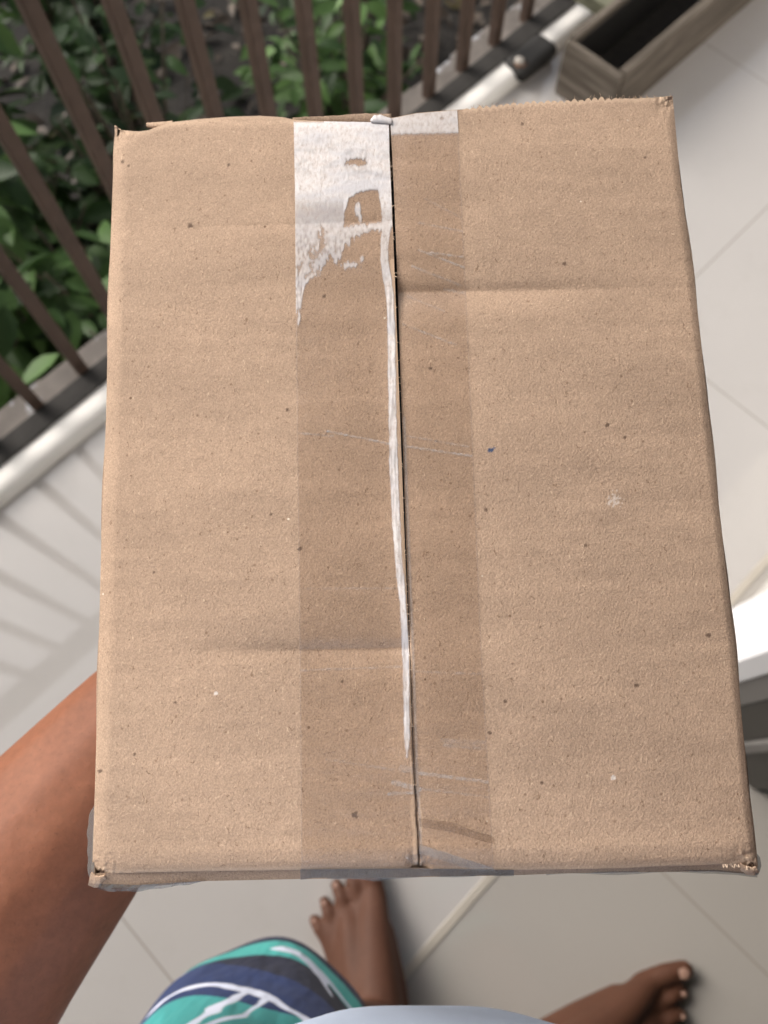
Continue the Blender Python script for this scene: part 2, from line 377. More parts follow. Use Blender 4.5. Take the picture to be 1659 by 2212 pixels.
mb.box(a_ + .0006, a_ + .003, c_ + .0006, d_ - .0006, .021, PH - .012); mb.box(a_ + .0031, b_ - .0006, c_ + .0006, c_ + .003, .021, PH - .012); mb.box(a_ + .0031, b_ - .0006, d_ - .003, d_ - .0006, .021, PH - .012)
mb.build('shade_panels', simple('shade_black', (.012, .011, .010), .7), pl)  # black panels added to put the trough's inner shade into colour
lb = MB()
for k in range(5): lb.box(P0 + .05 + .04 * k, P0 + .062 + .04 * k, W0 + .03, W0 + .04 + .01 * (k % 2), .0205, .03, .003)
bk = MB(); bk.box(1.375, 1.40, .742, .835, .068, .098); bk.box(1.395, 1.75, .742, .775, .0575, .085)
o = bk.build('wood_offcut', simple('mossy_wood', (.17, .175, .12), .9, .35, 25, .5, .003), None, bevel=.003); o.rotation_euler = (0, 0, A45)
tag(o, 'mossy greenish wood offcut lying between the trough and the railing', 'wood')

# ------------------------------------------------------------ garden
def leaf_geo(L, W, fold, curl, seg=4):
    V = []; 
    for i in range(seg + 1):
        t = i / seg; w = W * math.sin(math.pi * min(1, t * .92 + .06)) ** .8 * (1 - .25 * t) if 0 < i < seg else W * .04
        z = -curl * L * t * t
        V += [(-w, t * L, z + fold * w), (0, t * L, z), (w, t * L, z + fold * w)]
    F = []
    for i in range(seg):
        a = i * 3; F += [(a, a + 1, a + 4, a + 3), (a + 1, a + 2, a + 5, a + 4)]
    return np.array(V), F
def leaf_cloud(name, spots, mat, parent):
    V = []; F = []; T = []; 
    for (p, d, L, tone) in spots:
        v, f = leaf_geo(L, L * random.uniform(.22, .33), random.uniform(.1, .5), random.uniform(.0, .45))
        d = Vector(d).normalized(); q = d.to_track_quat('Y', 'Z').to_matrix() @ Matrix.Rotation(random.uniform(-.7, .7), 3, 'Y')
        v = v @ np.array(q).T + np.array(p); b = len(V); V += v.tolist(); F += [tuple(i + b for i in x) for x in f]; T += [tone] * len(v)
    return mesh_obj(name, V, F, mat, parent, True, {'tone': T})
def shrub(u, w, h, rad, nst, nl, ls, label, mat=M_LEAF, grp='shrubs growing in the garden below the balcony', z0=-1.35):
    e = empty('shrub', ((u - w) / 2 ** .5, (u + w) / 2 ** .5, z0)); tag(e, label, 'shrub', grp)
    st = MB(); spots = []
    for i in range(nst):
        a = random.uniform(0, 2 * math.pi); rr = rad * math.sqrt(random.uniform(.02, 1)); top = Vector((rr * math.cos(a), rr * math.sin(a), h * random.uniform(.45, 1)))
        mid = Vector((top.x * .35, top.y * .35, top.z * .6)); base = Vector((top.x * .08, top.y * .08, 0))
        st.tube([base, mid, top], [.011, .008, .003], 5)
        for j in range(int(nl * 1.7)):
            t = random.uniform(.25, 1.0) ** .7; p = base.lerp(mid, t * 2) if t < .5 else mid.lerp(top, t * 2 - 1)
            az = random.uniform(0, 2 * math.pi); d = Vector((math.cos(az), math.sin(az), random.uniform(-.5, .35)))
            p = p + d * random.uniform(.0, .15)
            spots.append((p, d, ls * random.uniform(.6, 1.3), random.random() ** 1.3 * .85 + (random.random() < .03) * .15))
    leaf_cloud('foliage', spots, mat, e); st.build('stems', M_BARK, e)
    return e
shrub(-.10, 1.75, 1.35, .46, 26, 13, .135, 'bright green leafy shrub at the top left corner below the railing')
shrub(.02, 1.28, .55, .22, 10, 9, .13, 'low shrub with large broad leaves left of the box behind the balusters')
shrub(.35, 1.45, 1.05, .30, 20, 12, .115, 'leafy shrub behind the third baluster above the box corner', M_LEAF)
shrub(.75, 1.85, 1.15, .40, 26, 13, .075, 'dark fine leaved shrub behind the middle balusters', M_LEAF2)
shrub(1.15, 1.45, .85, .30, 20, 12, .085, 'dark green shrub close to the ledge above the tape end', M_LEAF2)
shrub(1.55, 1.80, 1.00, .32, 20, 12, .085, 'shrub seen between the upright balusters at top centre', M_LEAF)
shrub(.30, 2.40, 1.55, .48, 30, 13, .125, 'tall shrub at the top edge further from the railing', M_LEAF)
shrub(-.70, 2.20, 1.30, .40, 22, 12, .11, 'leafy shrub beyond the left corner of the garden bed', M_LEAF)
shrub(1.05, 2.60, 1.4, .5, 28, 12, .09, 'dark shrub at the back of the garden bed in the middle', M_LEAF2)
shrub(2.1, 2.3, .9, .4, 20, 12, .08, 'shrub behind the far end of the railing', M_LEAF2)
shrub(.60, 1.70, .95, .34, 22, 12, .095, 'bushy shrub between the left flap corner and the rock', M_LEAF)
shrub(.20, 1.85, 1.0, .36, 22, 12, .11, 'broad leaved shrub behind the second and third balusters', M_LEAF)
shrub(-.75, 1.45, .28, .20, 8, 7, .07, 'small sparse plant on the bare soil at the left edge', M_LEAF2)
sp = []
for i in range(1500):
    u = random.uniform(-1.6, 2.8); w = random.uniform(.95, 4.2); az = random.uniform(0, 6.28)
    sp.append((((u - w) / 2 ** .5, (u + w) / 2 ** .5, -1.335 + random.uniform(0, .02)), (math.cos(az), math.sin(az), random.uniform(-.2, .3)), random.uniform(.04, .10), random.random() * .95))
lt = leaf_cloud('leaf_litter', sp, M_LITTER, None); tag(lt, kind='stuff', label='dry brown leaf litter scattered on the garden soil', cat='leaf litter')
def rock(u, w, r, label):
    bm = bmesh.new(); bmesh.ops.create_icosphere(bm, subdivisions=3, radius=r)
    for v in bm.verts:
        f = 1 + .35 * (vnoise(v.co.x * 9 + u * 7, v.co.y * 9 + v.co.z * 7, 5) - .5); v.co *= float(f); v.co.z *= .6
    me = bpy.data.meshes.new('rock'); bm.to_mesh(me); bm.free(); me.materials.append(M_LEDGE); o = bpy.data.objects.new('rock', me); COL.objects.link(o)
    o.location = ((u - w) / 2 ** .5, (u + w) / 2 ** .5, -1.33); tag(o, label, 'rock', 'rocks on the garden soil')
rock(.62, 1.55, .14, 'pale grey rock under the shrubs above the left flap'); rock(1.50, 1.30, .16, 'rock beside the ledge under the right balusters'); rock(1.72, 1.52, .13, 'rock at the foot of the far end balusters')
def tree(u, w, h, rad, label, n=900):
    e = empty('tree', ((u - w) / 2 ** .5, (u + w) / 2 ** .5, -1.35)); tag(e, label, 'tree', 'trees beyond the garden')
    st = MB(); st.tube([(0, 0, 0), (.08, .05, h * .35), (.02, -.05, h * .8)], [.13, .10, .04], 10); sp = []
    for i in range(14):
        a = random.uniform(0, 6.28); zz = h * random.uniform(.35, .75); q = Vector((math.cos(a) * rad * .8, math.sin(a) * rad * .8, zz + rad * .4)); st.tube([(.05, 0, zz), tuple(q * .5 + Vector((0, 0, zz * .5))), tuple(q)], [.04, .025, .01], 6)
    for i in range(n):
        v = Vector(rng.normal(size=3)); v.normalize(); v *= rad * random.uniform(.35, 1) * (1 + .3 * math.sin(v.x * 9) * math.cos(v.y * 7))
        sp.append((Vector((0, 0, h * .72)) + Vector((v.x, v.y, v.z * 1.1)), (random.uniform(-1, 1), random.uniform(-1, 1), random.uniform(-.8, .3)), random.uniform(.14, .3), random.random() * .8))
    leaf_cloud('crown', sp, M_LEAF2, e); st.build('trunk', M_BARK, e)
tree(-2.6, 4.6, 4.2, 1.3, 'unseen tree added beyond the left end to darken the floor reflection'); tree(5.2, 6.5, 4.6, 1.5, 'leafy tree beyond the right end of the garden'); tree(1.2, 9.0, 3.6, 1.5, 'low tree far beyond the middle of the garden')  # left tree is unseen, added to darken the tiles' reflection on that side

# ------------------------------------------------------------ the carton
NB = MT @ np.array([-0.03934, 0.17702, 0.98342]); NB /= np.linalg.norm(NB)      # its top faces the camera at a slight tilt
HB = .25
def rays(px, py):
    px = np.asarray(px, float); py = np.asarray(py, float)
    return np.stack([(px - PCX) / FP, -(py - PCY) / FP, -np.ones_like(px)], -1) @ MT.T
def bow(px, py):       # the flaps sag towards the folds
    return -.0062 * ((np.asarray(px, float) - 850) / 640) ** 2 - .0035 * ((np.asarray(py, float) - 1060) / 830) ** 2
def on_plane(px, py, h=0.0):
    h = h + bow(px, py); r = rays(px, py); return r * ((-(HB - h)) / (r @ NB))[..., None] + np.array([0, 0, CAM_H])
EX = MT[:, 0] - (MT[:, 0] @ NB) * NB; EX /= np.linalg.norm(EX); EY = np.cross(NB, EX)
ORG = on_plane(915, 1060)
BOXM = np.stack([EX, EY, NB], 1)
def loc(P): return (P - ORG) @ BOXM
carton = empty('cardboard_box'); m4 = Matrix(BOXM.tolist()).to_4x4(); m4.translation = Vector(ORG.tolist()); carton.matrix_world = m4
tag(carton, 'brown cardboard carton held up with clear tape slit open down the middle seam', 'box')
def interp(pts):
    a = np.array(pts, float); return lambda q: np.interp(q, a[:, 0], a[:, 1])
LX = interp([(250, 249), (268, 247), (300, 249), (330, 246), (600, 236), (900, 229), (1200, 218), (1500, 211), (1700, 205), (1890, 199)])
RX = interp([(200, 1452), (230, 1455), (400, 1471), (600, 1499), (850, 1527), (1100, 1554), (1400, 1589), (1600, 1607), (1780, 1625), (1880, 1636)])
SL = interp([(250, 841), (300, 843), (430, 849), (640, 857), (900, 866), (1180, 876), (1450, 887), (1650, 893), (1760, 899), (1885, 906)])   # the slit
GAP = interp([(240, 2), (290, 3.0), (330, 5.6), (640, 5.6), (900, 4.0), (1300, 2.2), (1500, 1.4), (1900, 1.4)])
TL = interp([(240, 272), (250, 271), (262, 281), (300, 284), (322, 281), (330, 277), (370, 264), (430, 257), (500, 252), (560, 250), (610, 253), (637, 259), (700, 262), (860, 265)])
def TR(x):
    b = np.interp(x, [840, 900, 985, 1000, 1150, 1335, 1400, 1452], [256, 244, 237, 236, 222.5, 214, 211, 207])
    tooth = 1 - 1.6 * (1 - (2 * np.abs((x - 1000) / 14.6 % 1 - .5)) ** 2) ** .8 * (.65 + .7 * vnoise(np.floor((x - 1000) / 14.6), x * 0, 5))
    amp = 4.2 * ss(1000, 1040, x) * (1 - ss(1325, 1345, x))
    return b + amp * (tooth - .3) + 2.2 * (vnoise(x / 6, x * 0, 3) - .5) * ss(990, 1010, x)
BT = interp([(195, 1885), (205, 1890), (250, 1886), (446, 1882), (648, 1879), (900, 1877), (1108, 1880), (1309, 1876), (1589, 1866), (1610, 1870), (1640, 1878)])
def band(d, w): return np.exp(-(d / w) ** 2)
def hfun(x, y, full=True):
    h = .0008 * (fbm(x / 420, y / 300, 3, 3) - .5) * 2 + .00018 * (fbm(x / 260, y / 38, 9, 3) - .5) * 2
    h = h + .00004 * np.sin(y / 46.0 * 2 * np.pi + x / 500) * fbm(x / 300, y / 200, 12, 2)
    left = 1 - ss(-3, 3, x - SL(y))
    # pressed-in creases
    yc = 632 - (x - 860) * .016 + 4 * (fbm(x / 90, 0 * x, 4, 2) - .5); d = y - yc; a = (1 - left) * (1 - .80 * ss(1060, 1460, x))
    q_ = np.sqrt(d * d + 16); h = h - a * .0027 * np.where(d < 0, np.exp(-q_ / 27), np.exp(-q_ / 40 + 4 / 40 - 4 / 27)) - a * .0004 * band(y - yc + 55, 40)
    yc = 1404 + (700 - x) * .012 + 3 * (fbm(x / 90, 0 * x, 6, 2) - .5); d = y - yc; a = left * ss(280, 760, x)
    q_ = np.sqrt(d * d + 16); h = h - a * .0027 * np.where(d < 0, np.exp(-q_ / 29), np.exp(-q_ / 42 + 4 / 42 - 4 / 29)) - left * ss(400, 800, x) * .0003 * band(y - 1550, 45)
    yc = 484 + (630 - x) * .03; d = y - yc; h = h - left * ss(300, 560, x) * .00055 * np.exp(-np.abs(d) / 26)
    # flap edges at the slit lift a little
    h = h + left * .0007 * band(x - SL(y), 35) * ss(500, 900, y) * (1 - ss(1600, 1800, y)) - (1 - left) * .0004 * band(x - SL(y), 25)
    # folds round off
    dl = x - LX(y); h = h - .0026 * np.clip(1 - dl / 34, 0, 1) ** 2
    dr = RX(y) - x; h = h - .0013 * np.clip(1 - dr / 18, 0, 1) ** 2
    db = BT(x) - y; h = h - .0013 * np.clip(1 - db / 22, 0, 1) ** 2 + .0004 * band(db - 40, 25)
    dt = y - 262; h = h - .0010 * np.clip(1 - dt / 16, 0, 1) ** 2 * left
    # crushed corners
    for cx_, cy_, rr in ((205, 1885, 40), (1630, 1872, 38), (255, 272, 34), (1446, 212, 26), (906, 1872, 26)):
        q = np.exp(-(((x - cx_) ** 2 + (y - cy_) ** 2) / rr ** 2)); h = h - q * .0016 + q * .0030 * (fbm(x / 9, y / 9, 21, 3) - .5)
    return h
def stamp_line(x, y, pts, w):
    r = np.zeros_like(x)
    for (x0, y0), (x1, y1) in zip(pts[:-1], pts[1:]):
        dx, dy = x1 - x0, y1 - y0; L2 = dx * dx + dy * dy + 1e-9; t = np.clip(((x - x0) * dx + (y - y0) * dy) / L2, 0, 1)
        d = np.hypot(x - x0 - t * dx, y - y0 - t * dy); r = np.maximum(r, 1 - ss(w * .6, w, d))
    return r
def blob(x, y, cx_, cy_, rx, ry=None, n=.5):
    ry = ry or rx; q = np.hypot((x - cx_) / rx, (y - cy_) / ry) + n * (fbm(x / 4, y / 4, 31, 2) - .5) * 2; return 1 - ss(.8, 1.1, q)
def inpoly(x, y, poly):
    c = np.zeros(x.shape, bool); n = len(poly)
    for i in range(n):
        x0, y0 = poly[i]; x1, y1 = poly[(i + 1) % n]
        if y0 == y1: continue
        c ^= ((y0 > y) != (y1 > y)) & (x < (x1 - x0) * (y - y0) / (y1 - y0) + x0)
    return c
def gridfaces(nx, ny):
    i = np.arange(nx * ny).reshape(ny, nx); return np.stack([i[1:, :-1], i[1:, 1:], i[:-1, 1:], i[:-1, :-1]], -1).reshape(-1, 4)
def board(name, xl, xr, yt, yb, nx, ny, off, mat, attrf, thick=0.0, mats=None):
    s, t = np.meshgrid(np.linspace(0, 1, nx), np.linspace(0, 1, ny)); y = 260 + t * 1620
    for _ in range(3):
        x = xl(y) * (1 - s) + xr(y) * s; y = yt(x) * (1 - t) + yb(x) * t
    x = xl(y) * (1 - s) + xr(y) * s
    P = loc(on_plane(x, y, hfun(x, y) + off))
    V = P.reshape(-1, 3); F = gridfaces(nx, ny); A = {k: v.ravel() for k, v in attrf(x, y).items()}
    if thick:
        ring = np.concatenate([np.arange(nx), np.arange(1, ny) * nx + nx - 1, (ny - 1) * nx + np.arange(nx - 2, -1, -1), np.arange(ny - 2, 0, -1) * nx])
        b = len(V); low = V[ring].copy(); low[:, 2] -= thick; V = np.concatenate([V, low]); m = len(ring); k = np.arange(m); k2 = (k + 1) % m
        F = np.concatenate([F, np.stack([ring[k], ring[k2], b + k2, b + k], -1)])
        A = {kk: np.concatenate([v, v[ring]]) for kk, v in A.items()}
    o = mesh_obj(name, V, F, mat, carton, True, A)
    if thick:
        m_ = o.modifiers.new('es', 'EDGE_SPLIT'); m_.split_angle = R(55)
    return o
def card_attrs(x, y):
    z = np.zeros_like(x); left = x < SL(y)
    dark = z.copy(); pale = z.copy(); blue = z.copy(); white = z.copy()
    for cx_, cy_, r in ((493, 356, 3.5), (648, 1185, 5), (378, 1518, 4), (290, 1629, 4), (216, 1666, 4.5), (333, 1236, 3), (1265, 1178, 4.2), (1312, 918, 4.5), (1530, 1372, 5), (1220, 570, 4.5), (766, 1760, 7), (265, 350, 3.5), (278, 358, 2.5), (464, 2, 3), (1393, 340, 3),
                        (620, 885, 3.5), (1350, 945, 3.5), (1128, 268, 3.5), (411, 487, 6), (1050, 1100, 4), (1090, 1515, 4), (1058, 1583, 4.5), (740, 1472, 3.5), (1376, 1480, 5), (930, 795, 4), (1170, 1690, 4), (585, 1110, 3), (700, 640, 4.5)):
        dark = np.maximum(dark, blob(x, y, cx_, cy_, r) * .8)
    blue = blob(x, y, 1060, 972, 6.5, 5) * .9 + blob(x, y, 1067, 968, 3, 3) * .6
    white = np.maximum(white, blob(x, y, 1327, 1080, 13, 13, 1.3) * .38); white = np.maximum(white, blob(x, y, 467, 1498, 4) * .8); white = np.maximum(white, blob(x, y, 1325, 1680, 5) * .7)
    # curl edge left of the slit is paler, torn top edges paler
    e = SL(y) - x
    pale = np.maximum(pale, .75 * (left & (e < 9 + 3 * fbm(y / 40, y * 0, 8, 2)) & (y > 560) & (y < 1560)))
    pale = np.maximum(pale, .55 * (left & (e < 8) & (y > 1630)))
    pale = np.maximum(pale, .5 * (1 - ss(3, 12, y - TR(x))) * (~left) * (x > 1000)); pale = np.maximum(pale, .4 * (1 - ss(3, 14, y - TL(x))) * left)
    pale = np.maximum(pale, .35 * (1 - ss(4, 10, BT(x) - y)))
    for cx_, cy_, rr in ((212, 1886, 22), (1612, 1866, 26), (256, 276, 18), (1440, 213, 18)): pale = np.maximum(pale, .8 * blob(x, y, cx_, cy_, rr, rr * .5, 1.2))
    for cx_, cy_, rr in ((214, 1884, 9), (1622, 1872, 11), (1447, 212, 8), (253, 277, 5)): dark = np.maximum(dark, blob(x, y, cx_, cy_, rr, rr * .6, 1.4))
    # frayed crumple at the foot of the slit
    dark = np.maximum(dark, .75 * stamp_line(x, y, [(896, 1700), (902, 1740), (898, 1760), (905, 1800), (904, 1872)], 3.2))
    pale = np.maximum(pale, .6 * stamp_line(x, y, [(890, 1640), (893, 1700), (890, 1760), (896, 1800), (895, 1870)], 4.5))
    pale = np.maximum(pale, .55 * stamp_line(x, y, [(905, 1725), (911, 1770), (908, 1800)], 3.5))
    return dict(dark=dark, pale=np.clip(pale, 0, 1), blue=np.clip(blue, 0, 1), white=white)
board('left_flap', LX, lambda y: SL(y) - GAP(y) / 2, TL, BT, 250, 640, 0, M_CARD, card_attrs, .003)
board('right_flap', lambda y: SL(y) + GAP(y) / 2, RX, TR, BT, 300, 640, 0, M_CARD, card_attrs, .003)
# body below the flaps: sides bulge past the crushed folds
SB = interp([(193, 1908), (212, 1919), (299, 1918), (446, 1903), (648, 1899), (839, 1896), (1097, 1891), (1239, 1886), (1546, 1882), (1640, 1890)])
outl = []
for x in np.linspace(204, 1632, 60): outl.append((x, SB(x), 0))
for y in np.linspace(1870, 240, 50): outl.append((RX(y) + .6, y, 1))
for x in np.linspace(1446, 252, 60): outl.append((x, float(TR(x) if x > 845 else (TL(x) + 1 if x < 632 else np.interp(x, [632, 640, 800, 845], [258, 252, 249, 250]))) + (6 if x > 1000 else 3), 2))
for y in np.linspace(300, 1875, 50): outl.append((LX(y) - .6, y, 3))
o2 = np.array([(a, b) for a, b, c in outl]); side = np.array([c for a, b, c in outl])
Vb = []; ctr = loc(on_plane(915, 1060))[:2]
levels = [(None, 1.0, .0), (-.0040, 1.0, .0), (-.0075, 1.0, .0006), (-.02, 1.0, .001), (-.045, .998, .001), (-.0695, .995, 0), (-.071, .975, 0)]
NR = len(o2)
o1 = o2.copy(); mb_ = side == 0; o1[mb_, 1] = BT(o2[mb_, 0]) - 1.5; ms_ = side == 1; o1[ms_, 1] = np.minimum(o1[ms_, 1], 1866); o1[side == 3, 1] = np.minimum(o1[side == 3, 1], 1884)
for li, (h, sc, bl) in enumerate(levels):
    P = loc(on_plane(o1[:, 0], o1[:, 1], -.0012)) if li == 0 else loc(on_plane(o2[:, 0], o2[:, 1], -.004)); P[:, :2] = ctr + (P[:, :2] - ctr) * sc; 
    if li == 0: P[:, 2] += .0012 + np.choose(side, [-.0018, -.0018, -.0016, -.0032])
    elif li < 4: P[:, 2] += .004 + h
    else: P[:, 2] = h
    P[:, 0] += .0004 * np.sin(np.arange(NR) * .5 + li * 2); Vb.append(P)
Vb = np.concatenate(Vb); Fb = []
for l in range(len(levels) - 1):
    for k in range(NR): k2 = (k + 1) % NR; Fb.append((l * NR + k, l * NR + k2, (l + 1) * NR + k2, (l + 1) * NR + k))
Fb.append(tuple((len(levels) - 1) * NR + k for k in range(NR)))
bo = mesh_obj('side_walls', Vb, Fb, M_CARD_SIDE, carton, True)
bm = bmesh.new(); bm.from_mesh(bo.data); bmesh.ops.recalc_face_normals(bm, faces=bm.faces); bm.to_mesh(bo.data); bm.free()
m_ = bo.modifiers.new('es', 'EDGE_SPLIT'); m_.split_angle = R(50)
# sheet added under the slit; the shade inside is put into its dark colour
Pn = loc(on_plane(np.array([370, 1330, 1440, 330.]), np.array([400, 380, 1720, 1730.]), -.03)); mesh_obj('slit_shade_sheet', Pn, [(0, 1, 2, 3)], simple('slit_shade', (.03, .045, .06), .8), carton)

# clear tape over the seam, slit open
TPL = interp([(240, 634), (400, 637), (900, 641), (1400, 647), (1885, 651)]); TPR = interp([(230, 987), (262, 989), (640, 1007), (900, 1019), (1400, 1040), (1885, 1067)])
WC = [(835, 300, 14), (838, 470, 11), (831, 520, 9), (830, 560, 9), (836, 600, 9), (842, 640, 8), (845, 700, 8), (846, 780, 8), (848, 900, 8.5), (850, 1000, 9), (856, 1130, 9), (862, 1220, 8), (870, 1300, 7), (876, 1400, 7.5), (878, 1500, 7), (879, 1590, 6), (879, 1632, 2.5)]
wcy = np.array([c[1] for c in WC]); wcx = np.array([c[0] for c in WC]); wcw = np.array([c[2] for c in WC])
def tape_attrs(x, y):
    left = x < SL(y); nx_ = x + 7 * (fbm(x / 7, y / 16, 41, 3) - .5) * 2; ny_ = y + 16 * (fbm(x / 5, y / 16, 43, 3) - .5) * 2
    W = inpoly(nx_, ny_, [(600, 200), (900, 200), (900, 486), (836, 488), (800, 496), (772, 512), (745, 530), (735, 560), (722, 572), (716, 545), (700, 575), (690, 592), (668, 600), (655, 622), (648, 668), (600, 690)]).astype(float)
    hole = inpoly(x + 4 * (fbm(x / 6, y / 6, 44, 2) - .5), y + 5 * (fbm(x / 6, y / 6, 45, 2) - .5), [(744, 458), (752, 430), (772, 416), (800, 408), (816, 408), (822, 440), (826, 478), (800, 488), (770, 490), (742, 492)])
    W[hole] = 0; W = np.maximum(W, blob(x, y, 773, 452, 7, 15, .3)); W = np.maximum(W, blob(x, y, 778, 470, 4, 10, .3))
    W = np.minimum(W, 1 - blob(x, y, 772, 350, 20, 9, .9)); W = np.minimum(W, 1 - blob(x, y, 752, 353, 8, 5, .9))
    W = np.minimum(W, 1 - .8 * blob(x, y, 695, 520, 9, 26, 1.2)); W = np.minimum(W, 1 - .7 * blob(x, y, 676, 552, 7, 14, 1.4))
    fine = fbm(x / 5, y / 8, 47, 3); rag = ss(430, 600, y); W = W * (1 - .70 * rag * ss(.50, .62, fine)) * (1 - .15 * rag)
    W = W * (1 - .30 * ss(.52, .70, fbm(x / 14, y / 6, 49, 3)) * band(y - 345, 40)); W = W * (1 - .35 * band(y - 452, 22) * (x < 742))
    W = np.maximum(W, .9 * blob(x, y, 756, 572, 18, 6, 1.2)); W = np.maximum(W, .8 * blob(x, y, 781, 560, 5, 6, 1)); W = np.maximum(W, .75 * stamp_line(x, y, [(643, 600), (650, 640), (645, 700)], 3.5) * (fbm(x / 3, y / 12, 50, 2) > .42))
    W = np.maximum(W, .95 * stamp_line(x, y, [(760, 492), (790, 488), (835, 490)], 7) * (fbm(x / 5, y / 5, 52, 2) > .35))
    cx_ = np.interp(y, wcy, wcx); cw = np.interp(y, wcy, wcw); ed = 1.5 * (fbm(y / 14, x * 0, 53, 3) - .5) * 2
    sw = (1 - ss(cw - 1.2, cw + .8, np.abs(x - cx_) + ed)) * (y > 280) * (y < 1636)
    sw = sw * (.80 + .2 * fbm(x / 2.2, y / 60, 54, 2) * 1.4); W = np.maximum(W, np.clip(sw, 0, 1)) 
    W = W * left * (y > 262); W = W * (.97 - .35 * ss(.48, .62, fbm(x / 3, y / 40, 77, 3)) * ss(560, 640, y)) * (1 - .22 * ss(430, 470, y) * (1 - ss(560, 640, y)))
    wr = (~left) * (1 - ss(-2, 3, y - (290 - (x - 845) * .03) + 6 * (fbm(x / 4, y / 6, 55, 2) - .5))) * .72
    wr = wr * (1 - blob(x, y, 955, 256, 5, 3, .3)); W = np.maximum(W, wr)
    hz = np.zeros_like(x)
    for pts, w, a in (([(925, 545), (1000, 555)], 1.6, .35), ([(905, 540), (1003, 578)], 1.6, .35), ([(890, 575), (1000, 618)], 1.6, .3), ([(700, 930), (850, 960), (1018, 985)], 1.8, .38), ([(640, 935), (720, 942)], 1.6, .22), ([(870, 940), (1012, 965)], 1.4, .2),
                      ([(900, 480), (1000, 500)], 1.6, .2), ([(920, 430), (995, 470)], 1.4, .16), ([(870, 700), (985, 745)], 1.4, .25), ([(880, 640), (960, 672)], 1.4, .2), ([(960, 625), (1007, 634)], 2.5, .3),
                      ([(650, 1448), (870, 1440)], 1.6, .18), ([(880, 1450), (1040, 1456)], 1.4, .18), ([(955, 1600), (1060, 1605)], 5, .16), ([(960, 1610), (1060, 1618)], 4, .16), ([(890, 1668), (1062, 1690)], 3.5, .3), ([(880, 1700), (1060, 1722)], 2, .2),
                      ([(850, 1690), (905, 1705)], 6, .35), ([(868, 1660), (905, 1664)], 8, .2), ([(840, 1715), (900, 1712)], 3, .35), ([(705, 1640), (880, 1668)], 2, .16), ([(650, 1272), (880, 1270)], 1.6, .12), ([(905, 1870), (880, 1850)], 6, .25)):
        hz = np.maximum(hz, a * .8 * stamp_line(x, y, pts, w + 1) * np.clip(-.15 + 2.0 * fbm(x / 9, y / 5, 61, 3), 0, 1.2))
    hz = np.maximum(hz, .30 * stamp_line(x, y, [(908, 1835), (960, 1850), (1060, 1882)], 11) * ss(900, 910, x))
    hz = np.maximum(hz, .22 * (1 - ss(0, 5, np.abs(x - SL(y) - 7))) * (~left) * (y > 900))
    hz = np.maximum(hz, .10 * (1 - ss(1, 3.5, np.minimum(np.abs(x - TPL(y)), np.abs(x - TPR(y))))))
    for _ in range(2): W[1:-1, 1:-1] = (W[1:-1, 1:-1] * 2 + W[:-2, 1:-1] + W[2:, 1:-1] + W[1:-1, :-2] + W[1:-1, 2:]) / 6
    return dict(white=np.clip(W, 0, 1), haze=np.clip(hz, 0, .9))
board('tape', TPL, lambda y: SL(y) - GAP(y) / 2 - .6, lambda x: np.maximum(TL(x), 262) + 0 * x, lambda x: BT(x) + 1, 200, 640, .00022, M_TAPE, tape_attrs)
board('tape', lambda y: SL(y) + GAP(y) / 2 + .6, TPR, lambda x: TR(x) + 1, lambda x: BT(x) + 1, 140, 640, .00022, M_TAPE, tape_attrs)
# folded-over double layers of tape near the foot of the seam
def patch(name, poly, h, mat, a=0.0, w=0.0):
    ps = np.array(poly, float); P = loc(on_plane(ps[:, 0], ps[:, 1])); P[:, 2] += hfun(ps[:, 0], ps[:, 1]) + h
    return mesh_obj(name, P, [tuple(range(len(poly)))[::-1]], mat, carton, False, {'haze': [a] * len(poly), 'white': [w] * len(poly)})
def strip(name, top, bot, h, mat, a=0.0, w=0.0, n=24):
    t = np.linspace(0, 1, n); tp = np.array(top, float); bt = np.array(bot, float)
    def rs(q): u = np.linspace(0, 1, len(q)); return np.stack([np.interp(t, u, q[:, 0]), np.interp(t, u, q[:, 1])], -1)
    tp, bt = rs(tp), rs(bt); V = []
    for k in np.linspace(0, 1, 5):
        q = tp * (1 - k) + bt * k; P = loc(on_plane(q[:, 0], q[:, 1])); P[:, 2] += hfun(q[:, 0], q[:, 1]) + h; V.append(P)
    return mesh_obj(name, np.concatenate(V), gridfaces(n, 5), mat, carton, True, {'haze': [a] * (5 * n), 'white': [w] * (5 * n)})
M_FOLD = tape_mat('folded_tape', (.86, .845, .83))
strip('tape_fold', [(906, 1768), (975, 1775), (1030, 1796), (1066, 1804)], [(907, 1786), (975, 1796), (1030, 1812), (1068, 1822)], .00050, M_FOLD)
strip('tape_fold', [(907, 1822), (950, 1836), (1010, 1856), (1062, 1874)], [(908, 1868), (950, 1869), (1000, 1872), (1040, 1876)], .00050, M_FOLD)
